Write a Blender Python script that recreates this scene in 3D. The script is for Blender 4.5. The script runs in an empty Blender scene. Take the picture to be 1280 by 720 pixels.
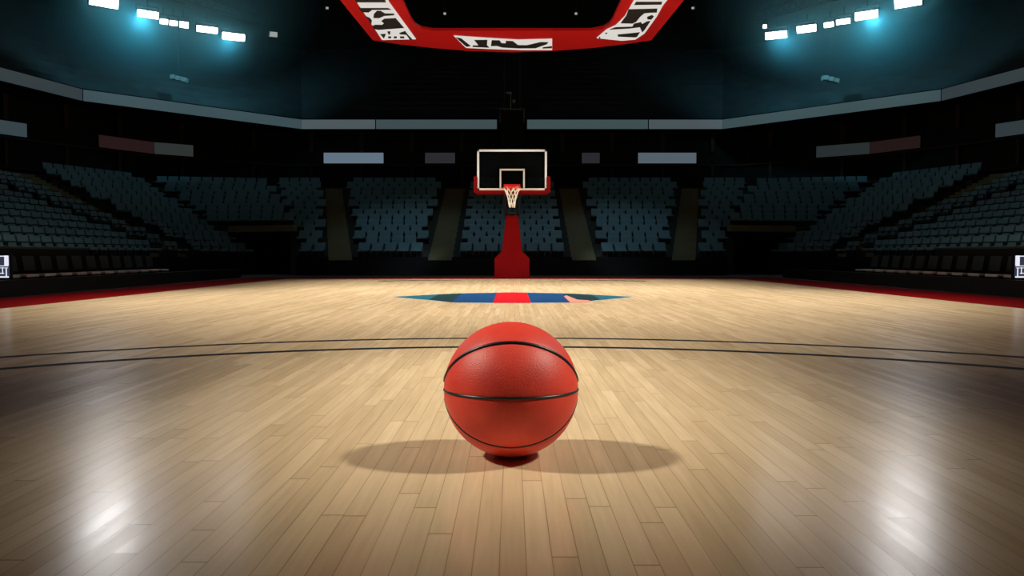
import bpy, bmesh, math, random
from mathutils import Vector, Matrix
random.seed(7)
PI = math.pi
sc = bpy.context.scene
COL = sc.collection

# ------------------------------------------------------------------ camera
CH = 0.6                                    # camera height (m), focal length 1000 px of 1280
cd = bpy.data.cameras.new('camera'); cam = bpy.data.objects.new('camera', cd); COL.objects.link(cam)
cd.sensor_width = 36; cd.lens = 36 * 1000 / 1280; cd.clip_end = 200
cam.location = (0, 0, CH); cam.rotation_euler = (math.radians(90) - math.atan(41 / 1000), 0, 0)
sc.camera = cam
sc.view_settings.view_transform = 'Standard'; sc.view_settings.look = 'None'
sc.view_settings.gamma = 1; sc.view_settings.exposure = 0; sc.view_settings.use_curve_mapping = False
sc.cycles.use_denoising = True
sc.cycles.volume_step_rate = 1.0
sc.cycles.volume_bounces = 0
sc.cycles.sample_clamp_indirect = 4.0
PITCH = math.atan(41 / 1000)
def sight(px, py):                  # direction of a sight line: (x per metre of depth, height per metre of depth)
    v = (360 - py) / 1000; dy = math.cos(PITCH) + v * math.sin(PITCH)
    return (px - 640) / 1000 / dy, (v * math.cos(PITCH) - math.sin(PITCH)) / dy
w = bpy.data.worlds.new('world'); sc.world = w; w.use_nodes = True
w.node_tree.nodes['Background'].inputs[0].default_value = (0.35, 0.6, 0.7, 1)
w.node_tree.nodes['Background'].inputs[1].default_value = 0.0015

# ------------------------------------------------------------------ materials
def mat(name, color, rough=0.5, metal=0.0, emit=None, es=0.0, vary=0.0, vscale=8.0, coat=0.0, bump=0.0, spec=0.5):
    m = bpy.data.materials.new(name); m.use_nodes = True
    nt = m.node_tree; b = nt.nodes['Principled BSDF']
    b.inputs['Base Color'].default_value = (*color, 1); b.inputs['Roughness'].default_value = rough
    b.inputs['Metallic'].default_value = metal; b.inputs['Coat Weight'].default_value = coat
    b.inputs['Specular IOR Level'].default_value = spec
    if emit: b.inputs['Emission Color'].default_value = (*emit, 1); b.inputs['Emission Strength'].default_value = es
    tc = nt.nodes.new('ShaderNodeTexCoord'); no = nt.nodes.new('ShaderNodeTexNoise'); no.inputs['Scale'].default_value = vscale
    no.inputs['Detail'].default_value = 4
    nt.links.new(tc.outputs['Object'], no.inputs['Vector'])
    mx = nt.nodes.new('ShaderNodeMix'); mx.data_type = 'RGBA'
    mx.inputs[6].default_value = (*[c * (1 - vary) for c in color], 1); mx.inputs[7].default_value = (*[min(1, c * (1 + vary)) for c in color], 1)
    nt.links.new(no.outputs['Fac'], mx.inputs[0]); nt.links.new(mx.outputs[2], b.inputs['Base Color'])
    if bump:
        bp = nt.nodes.new('ShaderNodeBump'); bp.inputs['Strength'].default_value = bump; bp.inputs['Distance'].default_value = 0.01
        nt.links.new(no.outputs['Fac'], bp.inputs['Height']); nt.links.new(bp.outputs['Normal'], b.inputs['Normal'])
    return m

def wood_material():
    m = bpy.data.materials.new('varnished_maple'); m.use_nodes = True
    nt = m.node_tree; N = nt.nodes; L = nt.links; b = N['Principled BSDF']
    def math_(op, a, b_=None, c=None):
        n = N.new('ShaderNodeMath'); n.operation = op
        for i, v in enumerate((a, b_, c)):
            if v is None: continue
            if isinstance(v, (int, float)): n.inputs[i].default_value = v
            else: L.new(v, n.inputs[i])
        return n.outputs[0]
    tc = N.new('ShaderNodeTexCoord'); sx = N.new('ShaderNodeSeparateXYZ'); L.new(tc.outputs['Object'], sx.inputs[0])
    X, Y = sx.outputs[0], sx.outputs[1]
    PW = 0.052
    u = math_('ADD', math_('DIVIDE', X, PW), 1000.47)
    col_id = math_('FLOOR', u); fu = math_('FRACT', u)
    wn = N.new('ShaderNodeTexWhiteNoise'); wn.noise_dimensions = '1D'; L.new(col_id, wn.inputs['W'])
    v = math_('ADD', math_('DIVIDE', Y, 1.05), math_('MULTIPLY', wn.outputs['Value'], 17.3))
    v = math_('ADD', v, 100)
    row_id = math_('FLOOR', v); fv = math_('FRACT', v)
    cx = N.new('ShaderNodeCombineXYZ'); L.new(col_id, cx.inputs[0]); L.new(row_id, cx.inputs[1])
    w2 = N.new('ShaderNodeTexWhiteNoise'); w2.noise_dimensions = '2D'; L.new(cx.outputs[0], w2.inputs['Vector'])
    # grain stretched along the boards, shifted per board
    gv = N.new('ShaderNodeCombineXYZ')
    L.new(math_('MULTIPLY', X, 70), gv.inputs[0]); L.new(math_('MULTIPLY', Y, 3.2), gv.inputs[1]); L.new(math_('MULTIPLY', w2.outputs['Value'], 40), gv.inputs[2])
    g = N.new('ShaderNodeTexNoise'); g.inputs['Scale'].default_value = 1; g.inputs['Detail'].default_value = 5; L.new(gv.outputs[0], g.inputs['Vector'])
    # broad figure
    bv = N.new('ShaderNodeCombineXYZ'); L.new(math_('MULTIPLY', X, 9), bv.inputs[0]); L.new(math_('MULTIPLY', Y, 1.6), bv.inputs[1]); L.new(math_('MULTIPLY', w2.outputs['Value'], 90), bv.inputs[2])
    g2 = N.new('ShaderNodeTexNoise'); g2.inputs['Scale'].default_value = 1; g2.inputs['Detail'].default_value = 3; L.new(bv.outputs[0], g2.inputs['Vector'])
    cr = N.new('ShaderNodeValToRGB'); e = cr.color_ramp
    e.elements[0].position = 0.0; e.elements[0].color = (0.47, 0.335, 0.19, 1)
    e.elements[1].position = 1.0; e.elements[1].color = (0.80, 0.65, 0.44, 1)
    n1 = e.elements.new(0.25); n1.color = (0.60, 0.45, 0.275, 1)
    n2 = e.elements.new(0.7); n2.color = (0.70, 0.54, 0.345, 1)
    t = math_('ADD', math_('MULTIPLY', w2.outputs['Value'], 0.36), math_('MULTIPLY', g2.outputs['Fac'], 0.64)); L.new(t, cr.inputs[0])
    gm = math_('ADD', math_('MULTIPLY', g.outputs['Fac'], 0.30), 0.85)
    # seams
    ed = math_('MINIMUM', fu, math_('SUBTRACT', 1, fu))
    su = math_('LESS_THAN', ed, 0.022)
    ev = math_('MINIMUM', fv, math_('SUBTRACT', 1, fv))
    sv = math_('LESS_THAN', ev, 0.0022)
    wn3 = N.new('ShaderNodeTexNoise'); wn3.inputs['Scale'].default_value = 1.0
    sv_v = N.new('ShaderNodeCombineXYZ'); L.new(col_id, sv_v.inputs[0]); L.new(math_('MULTIPLY', Y, 1.5), sv_v.inputs[1]); L.new(sv_v.outputs[0], wn3.inputs['Vector'])
    seam = math_('MAXIMUM', math_('MULTIPLY', su, math_('ADD', math_('MULTIPLY', wn3.outputs['Fac'], 1.3), -0.1)), math_('MULTIPLY', sv, 0.8))
    seam = math_('MINIMUM', math_('MAXIMUM', seam, 0), 1)
    mul = N.new('ShaderNodeMix'); mul.data_type = 'RGBA'; mul.blend_type = 'MULTIPLY'; mul.inputs[0].default_value = 1
    cg = N.new('ShaderNodeCombineXYZ')
    for i in range(3): L.new(gm, cg.inputs[i])
    L.new(cr.outputs[0], mul.inputs[6]); L.new(cg.outputs[0], mul.inputs[7])
    mx = N.new('ShaderNodeMix'); mx.data_type = 'RGBA'; L.new(math_('MULTIPLY', seam, 0.75), mx.inputs[0])
    L.new(mul.outputs[2], mx.inputs[6]); mx.inputs[7].default_value = (0.09, 0.05, 0.02, 1)
    L.new(mx.outputs[2], b.inputs['Base Color'])
    # satin varnish, a little uneven from board to board
    r = math_('ADD', math_('MULTIPLY', g.outputs['Fac'], 0.08), math_('ADD', math_('MULTIPLY', w2.outputs['Value'], 0.04), 0.165)); L.new(r, b.inputs['Roughness'])
    b.inputs['Specular IOR Level'].default_value = 0.5
    hb = math_('SUBTRACT', math_('ADD', math_('MULTIPLY', w2.outputs['Value'], 0.1), math_('MULTIPLY', g.outputs['Fac'], 0.25)), seam)
    bp = N.new('ShaderNodeBump'); bp.inputs['Strength'].default_value = 0.2; bp.inputs['Distance'].default_value = 0.0005
    L.new(hb, bp.inputs['Height']); L.new(bp.outputs['Normal'], b.inputs['Normal'])
    return m

M = {
 'wood': wood_material(),
 'red_paint': mat('red_court_paint', (0.15, 0.0006, 0.002), 0.7, vary=0.1, spec=0.02),
 'line': mat('black_line_paint', (0.010, 0.012, 0.020), 0.6, vary=0.2, spec=0.04),
 'blue': mat('blue_logo_paint', (0.005, 0.045, 0.15), 0.5, spec=0.15, vary=0.25, vscale=3),
 'teal': mat('dark_teal_logo_paint', (0.007, 0.03, 0.04), 0.5, spec=0.15, vary=0.2),
 'cyan': mat('teal_logo_paint', (0.012, 0.09, 0.14), 0.5, spec=0.15, vary=0.3),
 'logo_red': mat('red_logo_paint_and_reflection', (0.45, 0.005, 0.012), 0.5, spec=0.15, vary=0.1),
 'pink': mat('pink_logo_paint', (0.75, 0.25, 0.22), 0.4, vary=0.1),
 'pale': mat('pale_logo_edge', (0.35, 0.45, 0.5), 0.4, vary=0.1),
 'apron': mat('dark_apron', (0.012, 0.012, 0.014), 0.5, vary=0.2),
 'black': mat('black_panel', (0.006, 0.007, 0.008), 0.6, vary=0.2, spec=0.15),
 'concrete': mat('dark_concrete', (0.045, 0.055, 0.055), 0.85, vary=0.25, vscale=2, spec=0.1),
 'stair': mat('aisle_concrete', (0.17, 0.175, 0.11), 0.85, vary=0.2, vscale=3, spec=0.1),
 'seat': mat('blue_grey_seat_plastic', (0.095, 0.21, 0.26), 0.45, vary=0.12, vscale=30, spec=0.4),
 'seat_metal': mat('seat_iron', (0.07, 0.09, 0.10), 0.5, metal=0.6),
 'chair': mat('black_chair', (0.018, 0.028, 0.032), 0.5, vary=0.2),
 'cushion': mat('pale_cushion', (0.75, 0.77, 0.75), 0.6, vary=0.1),
 'hoop_red': mat('red_padding', (0.19, 0.0008, 0.002), 0.7, vary=0.06, spec=0.08),
 'rim': mat('rim_red', (0.75, 0.03, 0.02), 0.35),
 'white': mat('white_frame', (0.85, 0.86, 0.86), 0.4, vary=0.03, emit=(1,1,1), es=0.0),
 'net': mat('white_net', (0.9, 0.88, 0.86), 0.7, vary=0.05),
 'dark_metal': mat('dark_metal', (0.02, 0.022, 0.024), 0.5, metal=0.5, vary=0.2),
 'ring_red': mat('red_scoreboard_shell', (0.62, 0.010, 0.012), 0.4, vary=0.08, vscale=1.5),
 'roof': mat('dark_roof', (0.03, 0.034, 0.034), 0.9, vary=0.3, vscale=1, spec=0.1),
 'upper': mat('upper_deck_dark', (0.045, 0.055, 0.058), 0.85, vary=0.3, vscale=1.5, spec=0.1),
 'suite': mat('suite_front_dark', (0.014, 0.014, 0.013), 0.8, vary=0.3, vscale=2, spec=0.1),
 'suite_brown': mat('suite_panel_brown', (0.05, 0.035, 0.025), 0.7, vary=0.3, vscale=2, spec=0.1),
}
def led(name, c, s): return mat(name, (0.02, 0.02, 0.02), 0.5, emit=c, es=s)

# ------------------------------------------------------------------ mesh helpers
def new_obj(name, bm, m, parent=None, smooth=False, mats=None):
    me = bpy.data.meshes.new(name); bmesh.ops.recalc_face_normals(bm, faces=bm.faces[:]); bm.to_mesh(me); bm.free()
    o = bpy.data.objects.new(name, me); COL.objects.link(o)
    for mm in (mats or [m]): me.materials.append(mm)
    if smooth:
        for p in me.polygons: p.use_smooth = True
    if parent: o.parent = parent
    return o
def tag(o, label=None, cat=None, group=None, kind=None):
    if label: o['label'] = label
    if cat: o['category'] = cat
    if group: o['group'] = group
    if kind: o['kind'] = kind
    return o
def empty(name, loc=(0, 0, 0), rz=0.0):
    o = bpy.data.objects.new(name, None); COL.objects.link(o); o.location = loc; o.rotation_euler = (0, 0, rz); o.empty_display_size = 0.1
    return o
def struct(name, bm, m, label=None, cat=None, **k):
    o = new_obj(name, bm, m, **k); return tag(o, label, cat, kind='structure')
def box(bm, c, s, rot=None, bev=0.0, mi=0):
    r = bmesh.ops.create_cube(bm, size=1.0); vs = r['verts']
    bmesh.ops.scale(bm, vec=s, verts=vs)
    if bev:
        es = list({e for v in vs for e in v.link_edges})
        br = bmesh.ops.bevel(bm, geom=es, offset=bev, segments=2, affect='EDGES', profile=0.6)
        vs = list({v for f in br['faces'] for v in f.verts} | {v for v in vs if v.is_valid})
    if rot is not None: bmesh.ops.rotate(bm, cent=(0, 0, 0), matrix=rot, verts=vs)
    bmesh.ops.translate(bm, vec=c, verts=vs)
    if mi:
        for f in {f for v in vs for f in v.link_faces}: f.material_index = mi
    return vs
def prism(bm, pts, z0, z1, mi=0):
    """pts: plan polygon; z0 / z1 numbers or lists"""
    n = len(pts); f0 = z0 if isinstance(z0, (list, tuple)) else [z0] * n; f1 = z1 if isinstance(z1, (list, tuple)) else [z1] * n
    a = [bm.verts.new((p[0], p[1], z)) for p, z in zip(pts, f0)]; b = [bm.verts.new((p[0], p[1], z)) for p, z in zip(pts, f1)]
    fs = [bm.faces.new(a[::-1]), bm.faces.new(b)]
    for i in range(n): fs.append(bm.faces.new((a[i], a[(i + 1) % n], b[(i + 1) % n], b[i])))
    for f in fs: f.material_index = mi
def tube(bm, pts, r, seg=8, closed=False):
    pts = [Vector(p) for p in pts]; n = len(pts); rings = []
    for i, p in enumerate(pts):
        if closed: d = pts[(i + 1) % n] - pts[i - 1]
        else: d = pts[min(i + 1, n - 1)] - pts[max(i - 1, 0)]
        d.normalize(); up = Vector((0, 0, 1)) if abs(d.z) < 0.95 else Vector((1, 0, 0))
        a = d.cross(up).normalized(); b = d.cross(a).normalized()
        rings.append([bm.verts.new(p + a * math.cos(2 * PI * k / seg) * r + b * math.sin(2 * PI * k / seg) * r) for k in range(seg)])
    for i in range(n if closed else n - 1):
        A, B = rings[i], rings[(i + 1) % n]
        for k in range(seg): bm.faces.new((A[k], A[(k + 1) % seg], B[(k + 1) % seg], B[k]))
    if not closed: bm.faces.new(rings[0][::-1]); bm.faces.new(rings[-1])
def arc_strip(cx, cy, r, wdt, a0, a1, n, z):
    bm = bmesh.new(); prev = None
    for i in range(n + 1):
        a = a0 + (a1 - a0) * i / n
        q = [bm.verts.new((cx + (r + s * wdt / 2) * math.cos(a), cy + (r + s * wdt / 2) * math.sin(a), z)) for s in (-1, 1)]
        if prev: bm.faces.new((prev[0], prev[1], q[1], q[0]))
        prev = q
    return bm
def flat(pts, z):
    bm = bmesh.new(); bm.faces.new([bm.verts.new((p[0], p[1], z)) for p in pts]); return bm

# ------------------------------------------------------------------ floor and its markings
bm = bmesh.new(); prism(bm, [(-5.75, -3), (5.75, -3), (5.75, 20.3), (-5.75, 20.3)], -0.1, 0.0)
struct('floor', bm, M['wood'], 'pale varnished maple basketball court of narrow boards', 'floor')
bm = bmesh.new(); prism(bm, [(-40, -12), (40, -12), (40, 45), (-40, 45)], -0.3, -0.12)
struct('floor_slab', bm, M['apron'], 'dark slab beneath the arena', 'floor')
bm = bmesh.new()
prism(bm, [(-20, -12), (-7.08, -12), (-7.08, 40), (-20, 40)], -0.1, 0); prism(bm, [(7.08, -12), (20, -12), (20, 40), (7.08, 40)], -0.1, 0)
prism(bm, [(-7.08, 21.9), (7.08, 21.9), (7.08, 40), (-7.08, 40)], -0.1, 0); prism(bm, [(-7.08, -12), (7.08, -12), (7.08, -3), (-7.08, -3)], -0.1, 0)
struct('floor_surround', bm, M['apron'], 'black floor around the court', 'floor')
bm = bmesh.new()
prism(bm, [(-7.08, -3), (-5.75, -3), (-5.75, 20.3), (5.75, 20.3), (5.75, -3), (7.08, -3), (7.08, 21.9), (-7.08, 21.9)], -0.1, 0.0)
struct('trim_1', bm, M['red_paint'], 'red painted border running round the court', 'floor border')
def marking(name, bm, m, lab):
    return struct(name, bm, m, lab, 'court marking')
def arc_circle(R, cy, wd, z=0.0015): return arc_strip(0, cy, R, wd, math.radians(8), math.radians(172), 96, z)
marking('floor_line', arc_circle(4.69, 1.08, 0.07), M['line'], 'thin black curved line, the farther of the two arcs behind the ball')
marking('floor_line', arc_circle(4.07, 1.15, 0.08), M['line'], 'black curved line, the nearer of the two arcs behind the ball')
# baseline corner marks near the far hoop
for s in (-1, 1):
    b_ = flat([(s * 3.1, 18.35), (s * 2.15, 18.75), (s * 1.2, 18.85), (s * 1.2, 19.0), (s * 2.3, 19.05), (s * 3.1, 18.75)], 0.0015)
    marking('floor_line', b_, M['line'], 'thin dark key line on the %s side before the far hoop' % ('left' if s < 0 else 'right'))
# centre emblem, a long pointed lens
def lens_pts(x0, x1, s):
    return [(x, y) for x, y in s if x0 <= x <= x1]
def lens_half(x):                        # far and near edge of the emblem at x
    top = [(-1.76, 11.5), (-0.9, 12.6), (0, 12.95), (0.9, 12.6), (1.78, 11.5)]
    bot = [(-1.76, 11.5), (-1.1, 10.6), (-0.75, 10.05), (0, 9.95), (0.78, 10.05), (1.1, 10.5), (1.78, 11.5)]
    def f(t):
        for (a, b), (c, d) in zip(t, t[1:]):
            if a <= x <= c: return b + (d - b) * (x - a) / (c - a)
        return 11.5
    return f(top), f(bot)
def lens_slice(a, b, z, inset=0.0):
    n = 8; xs = [a + (b - a) * i / n for i in range(n + 1)]
    pts = [(x, max(lens_half(x)[1] + inset, min(11.5, lens_half(x)[1] + inset))) for x in xs] + [(x, lens_half(x)[0] - inset) for x in xs[::-1]]
    out = []
    for p in pts:
        if not out or (abs(p[0] - out[-1][0]) + abs(p[1] - out[-1][1])) > 1e-4: out.append(p)
    if (abs(out[0][0] - out[-1][0]) + abs(out[0][1] - out[-1][1])) < 1e-4: out.pop()
    return flat(out, z)
lg = tag(empty('floor_emblem', (0, 11.5, 0)), 'long pointed blue and red emblem painted at centre court', 'court marking', kind='structure')
def lgp(name, bm, m):
    o = new_obj(name, bm, m); o.parent = lg; o.matrix_parent_inverse = Matrix.Translation((0, -11.5, 0)); return o
lgp('pale_outline', lens_slice(-1.76, 1.78, 0.001), M['pale'])
lgp('teal_tip', lens_slice(-1.70, -1.12, 0.0018, 0.06), M['cyan'])
lgp('dark_panel', lens_slice(-1.12, -0.78, 0.0018, 0.08), M['teal'])
lgp('blue_panel', lens_slice(-0.78, -0.24, 0.0018, 0.08), M['blue'])
lgp('red_panel', lens_slice(-0.24, 0.24, 0.0018, 0.05), M['logo_red'])  # emblem red, with the stanchion's reflection painted in
lgp('blue_panel', lens_slice(0.24, 0.80, 0.0018, 0.08), M['blue'])
lgp('dark_panel', lens_slice(0.80, 1.2, 0.0018, 0.08), M['teal'])
lgp('teal_tip', lens_slice(1.2, 1.72, 0.0018, 0.06), M['cyan'])
lgp('pink_wedge', flat([(0.74, 10.15), (1.02, 10.2), (1.02, 10.6), (0.88, 10.75), (0.81, 11.9), (0.755, 11.6)], 0.0026), M['pink'])

# ------------------------------------------------------------------ the ball
R = 0.2005; BC = Vector((-0.003, 2.38, R))
def ball_material():
    m = bpy.data.materials.new('pebbled_ball_leather'); m.use_nodes = True; nt = m.node_tree; N = nt.nodes; L = nt.links; b = N['Principled BSDF']
    tc = N.new('ShaderNodeTexCoord')
    vo = N.new('ShaderNodeTexVoronoi'); vo.inputs['Scale'].default_value = 230; L.new(tc.outputs['Object'], vo.inputs['Vector'])
    no = N.new('ShaderNodeTexNoise'); no.inputs['Scale'].default_value = 9; no.inputs['Detail'].default_value = 5; L.new(tc.outputs['Object'], no.inputs['Vector'])
    cr = N.new('ShaderNodeValToRGB'); cr.color_ramp.elements[0].color = (0.64, 0.036, 0.022, 1); cr.color_ramp.elements[1].color = (0.78, 0.060, 0.034, 1)
    cr.color_ramp.elements[0].position = 0.3; cr.color_ramp.elements[1].position = 0.7
    L.new(no.outputs['Fac'], cr.inputs[0]); L.new(cr.outputs[0], b.inputs['Base Color'])
    b.inputs['Roughness'].default_value = 0.5; b.inputs['Specular IOR Level'].default_value = 0.5
    bp = N.new('ShaderNodeBump'); bp.inputs['Strength'].default_value = 0.35; bp.inputs['Distance'].default_value = 0.0012; bp.invert = True
    L.new(vo.outputs['Distance'], bp.inputs['Height']); L.new(bp.outputs['Normal'], b.inputs['Normal'])
    return m
# frame of the ball: u = seam-plane normal tilted towards the camera, fwd = towards the camera
tilt = math.radians(-1.6)
bu = Vector((0, -math.sin(tilt), math.cos(tilt))); bf = Vector((0, -math.cos(tilt), -math.sin(tilt))); bx_ = Vector((1, 0, 0))
def ball_dir(az, el): return (bx_ * math.cos(az) + bf * math.sin(az)) * math.cos(el) + bu * math.sin(el)
seams = []
for kind in (1, 0, -1):
    pts = []
    for i in range(160):
        az = 2 * PI * i / 160
        e = 0 if kind == 0 else kind * math.atan(math.sqrt((math.tan(math.radians(48)) * math.sin(az)) ** 2 + math.tan(math.radians(7)) ** 2))
        pts.append(ball_dir(az, e))
    seams.append(pts)
bm = bmesh.new(); bmesh.ops.create_uvsphere(bm, u_segments=192, v_segments=128, radius=R)
from mathutils.kdtree import KDTree
kd = KDTree(sum(len(s) for s in seams) * 4); k = 0
for s in seams:
    for i in range(len(s)):
        a, b_ = s[i], s[(i + 1) % len(s)]
        for q in range(4): kd.insert((a + (b_ - a) * q / 4).normalized() * R, k); k += 1
kd.balance()
for v in bm.verts:
    d = kd.find(v.co)[2]
    if d < 0.010: v.co = v.co.normalized() * (R - 0.0022 * (0.5 + 0.5 * math.cos(PI * d / 0.010)))
ball = new_obj('basketball', bm, ball_material(), smooth=True); ball.location = BC
tag(ball, 'orange-red basketball with black seams resting on the court', 'basketball')
for s, rr in zip(seams, (0.0064, 0.0046, 0.0036)):
    bm = bmesh.new(); tube(bm, [p * (R - 0.0026) for p in s], rr, 10, True)
    o = new_obj('seam', bm, mat('black_seam_rubber', (0.008, 0.007, 0.012), 0.35), ball, True)
    tag(o, 'black rubber seam')

# ------------------------------------------------------------------ far hoop
hy = 19.5; hz_b = 2.17
hoop = tag(empty('basketball_hoop', (0, 20.9, 0)), 'basketball hoop on a red padded stanchion beyond the far baseline', 'basketball hoop')
def hp(name, bm, m, par=None, smooth=False, lab=None):
    o = new_obj(name, bm, m, smooth=smooth)
    bpy.context.view_layer.update()
    o.parent = par or hoop
    o.matrix_parent_inverse = Matrix.Translation((0, -20.9, 0))
    if par:
        o.matrix_parent_inverse = Matrix.Identity(4)
    if lab: o['label'] = lab
    return o
glass = bpy.data.materials.new('backboard_glass'); glass.use_nodes = True
gn = glass.node_tree; gb = gn.nodes['Principled BSDF']; gt = gn.nodes.new('ShaderNodeBsdfTransparent'); gm_ = gn.nodes.new('ShaderNodeMixShader')
gb.inputs['Base Color'].default_value = (0.01, 0.012, 0.012, 1); gb.inputs['Roughness'].default_value = 0.08
gt.inputs[0].default_value = (0.45, 0.5, 0.5, 1); gm_.inputs[0].default_value = 0.25
gn.links.new(gt.outputs[0], gm_.inputs[1]); gn.links.new(gb.outputs[0], gm_.inputs[2]); gn.links.new(gm_.outputs[0], gn.nodes['Material Output'].inputs[0])
BW, BH = 0.845, 0.985
bm = bmesh.new(); box(bm, (0, hy, hz_b + BH / 2), (2 * BW - 0.05, 0.02, BH - 0.05)); board = hp('backboard', bm, glass, lab='dark clear glass backboard')
bm = bmesh.new(); t_ = 0.05
for cx, cz, sx, sz in ((0, hz_b + t_ / 2, 2 * BW, t_), (0, hz_b + BH - t_ / 2, 2 * BW, t_), (-BW + t_ / 2, hz_b + BH / 2, t_, BH), (BW - t_ / 2, hz_b + BH / 2, t_, BH)):
    box(bm, (cx, hy - 0.005, cz), (sx, 0.05, sz))
hp('backboard_frame', bm, M['white'], lab='white backboard border')
bm = bmesh.new(); q0, q1, qz = -0.29, 0.30, hz_b + 0.50
for cx, cz, sx, sz in ((0.005, qz, 0.61, 0.04), (-0.28, hz_b + 0.25, 0.04, 0.5), (0.29, hz_b + 0.25, 0.04, 0.5)):
    box(bm, (cx, hy - 0.016, cz), (sx, 0.012, sz))
hp('target_square', bm, M['white'], lab='white target square')
# padding: runs along the bottom edge and up both lower corners
bm = bmesh.new()
box(bm, (0, hy + 0.01, hz_b - 0.045), (2 * BW + 0.06, 0.12, 0.10), bev=0.03)
for s in (-1, 1): box(bm, (s * (BW + 0.035), hy + 0.01, hz_b + 0.14), (0.10, 0.12, 0.40), bev=0.035)
hp('edge_padding', bm, M['hoop_red'], smooth=False, lab='red foam padding')
rz = hz_b + 0.03; ry = hy - 0.40; rr = 0.205
bm = bmesh.new(); tube(bm, [(rr * math.cos(a), ry + rr * math.sin(a), rz) for a in [2 * PI * i / 40 for i in range(40)]], 0.018, 8, True)
box(bm, (0, hy - 0.12, rz), (0.22, 0.2, 0.03)); box(bm, (0, hy - 0.03, rz - 0.0), (0.34, 0.03, 0.16), bev=0.008)
for s in (-1, 1): tube(bm, [(s * 0.13, hy - 0.03, rz - 0.06), (s * 0.12, ry + 0.15, rz - 0.01)], 0.012)
box(bm, (0, hy - 0.04, rz + 0.09), (0.40, 0.03, 0.05), bev=0.01)
rim = hp('rim', bm, M['rim'], lab='red steel rim')
bm = bmesh.new(); nn = 9; nrow = 4; depth = 0.40
def npnt(i, k):
    t = k / nrow; r_ = rr * (1 - 0.70 * t ** 0.6); a = 2 * PI * (i + 0.5 * (k % 2)) / nn
    return Vector((r_ * math.cos(a), ry + r_ * math.sin(a), rz - 0.01 - depth * t * (1.0 + (0.14 if (k == nrow and i % 2) else 0))))
for k in range(nrow):
    for i in range(nn):
        tube(bm, [npnt(i, k), npnt(i if k % 2 == 0 else i + 1, k + 1)], 0.0115, 5)
        tube(bm, [npnt(i, k), npnt(i - 1 if k % 2 == 0 else i, k + 1)], 0.0115, 5)
hp('net', bm, M['net'], lab='white cord net')
# arm (dark), neck and base (red)
bm = bmesh.new()
prism(bm, [(-0.13, 0.0), (0.13, 0.0), (0.13, 0.001), (-0.13, 0.001)], 0, 0.001)
bm.clear()
for s in (-1, 1):
    tube(bm, [(s * 0.16, 20.9, 1.62), (s * 0.2, hy + 0.05, 2.35)], 0.03)
    tube(bm, [(s * 0.15, 21.0, 1.55), (s * 0.2, hy + 0.05, 2.75)], 0.025)
box(bm, (0, hy + 0.05, 2.55), (0.5, 0.06, 0.6), bev=0.01)
box(bm, (0, 20.95, 1.66), (0.3, 0.3, 0.12), bev=0.02)
hp('arm', bm, M['dark_metal'], lab='black boom arm')
bm = bmesh.new()
fy = 20.72
def zc(y): return CH + (319 - y) / 1000 * fy
prof = [(0.455, 0.0), (0.455, zc(323)), (0.26, zc(314)), (0.155, zc(269))]
v0 = None
rings = []
for hw, z in prof:
    d = 0.30 if z < 0.5 else (0.2 if z < 0.75 else 0.13)
    rings.append([bm.verts.new(p) for p in ((-hw, fy, z), (hw, fy, z), (hw, fy + 2 * d, z), (-hw, fy + 2 * d, z))])
bm.faces.new(rings[0][::-1]); bm.faces.new(rings[-1])
for A, B in zip(rings, rings[1:]):
    for i in range(4): bm.faces.new((A[i], A[(i + 1) % 4], B[(i + 1) % 4], B[i]))
bmesh.ops.bevel(bm, geom=bm.edges[:], offset=0.012, segments=2, affect='EDGES')
hp('stanchion', bm, M['hoop_red'], lab='tall red padded stanchion flaring to a wide base')

# ------------------------------------------------------------------ seating bowl
Z0, Z1 = 0.55, 3.35; NR = 14
def lerp(a, b, t): return (a[0] + (b[0] - a[0]) * t, a[1] + (b[1] - a[1]) * t)
def patch(A, B, C, D, s, t): return lerp(lerp(A, B, s), lerp(C, D, s), t)
def tier_bm(A, B, C, D, z0, z1, n, front=1, sub=1):
    """solid stepped bank; A-B front edge (A on the left seen from the court), C-D rear edge"""
    bm = bmesh.new(); k = n * sub
    for i in range(k):
        z = z0 + (z1 - z0) * i / k
        q = [patch(A, B, C, D, 0, i / k), patch(A, B, C, D, 1, i / k), patch(A, B, C, D, 1, (i + 1) / k), patch(A, B, C, D, 0, (i + 1) / k)]
        prism(bm, q, 0.0, z)
    for f in bm.faces:
        if f.calc_center_median().z < z0 * 0.6: f.material_index = 1
    return bm
def tier(A, B, C, D, z0, z1, n, m, label, sub=1, cat='seating bank'):
    return struct('seating_tier', tier_bm(A, B, C, D, z0, z1, n, sub=sub), None, label, cat, mats=[m, M['black']])

def seat_shapes():
    def pan(bm):
        box(bm, (0, -0.02, 0.20), (0.34, 0.30, 0.045), bev=0.018)
        box(bm, (0, -0.165, 0.195), (0.33, 0.03, 0.06), bev=0.012)
    def back(bm):
        rot = Matrix.Rotation(math.radians(-12), 3, 'X')
        vs = box(bm, (0, 0.16, 0.32), (0.35, 0.035, 0.24), rot=rot, bev=0.014)
        box(bm, (0, 0.125, 0.23), (0.30, 0.03, 0.08), rot=rot, bev=0.01)
    def frame(bm):
        box(bm, (0, 0.09, 0.10), (0.05, 0.06, 0.20), bev=0.008)
        for s in (-1, 1):
            box(bm, (s * 0.185, 0.0, 0.30), (0.022, 0.24, 0.022), bev=0.006)
            box(bm, (s * 0.185, 0.09, 0.2), (0.02, 0.03, 0.2))
        box(bm, (0, 0.10, 0.19), (0.38, 0.03, 0.02))
    return pan, back, frame
pan, back, frame = seat_shapes()
bm = bmesh.new(); pan(bm); me_pan = bpy.data.meshes.new('seat_pan'); bm.to_mesh(me_pan); bm.free(); me_pan.materials.append(M['seat'])
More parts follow.
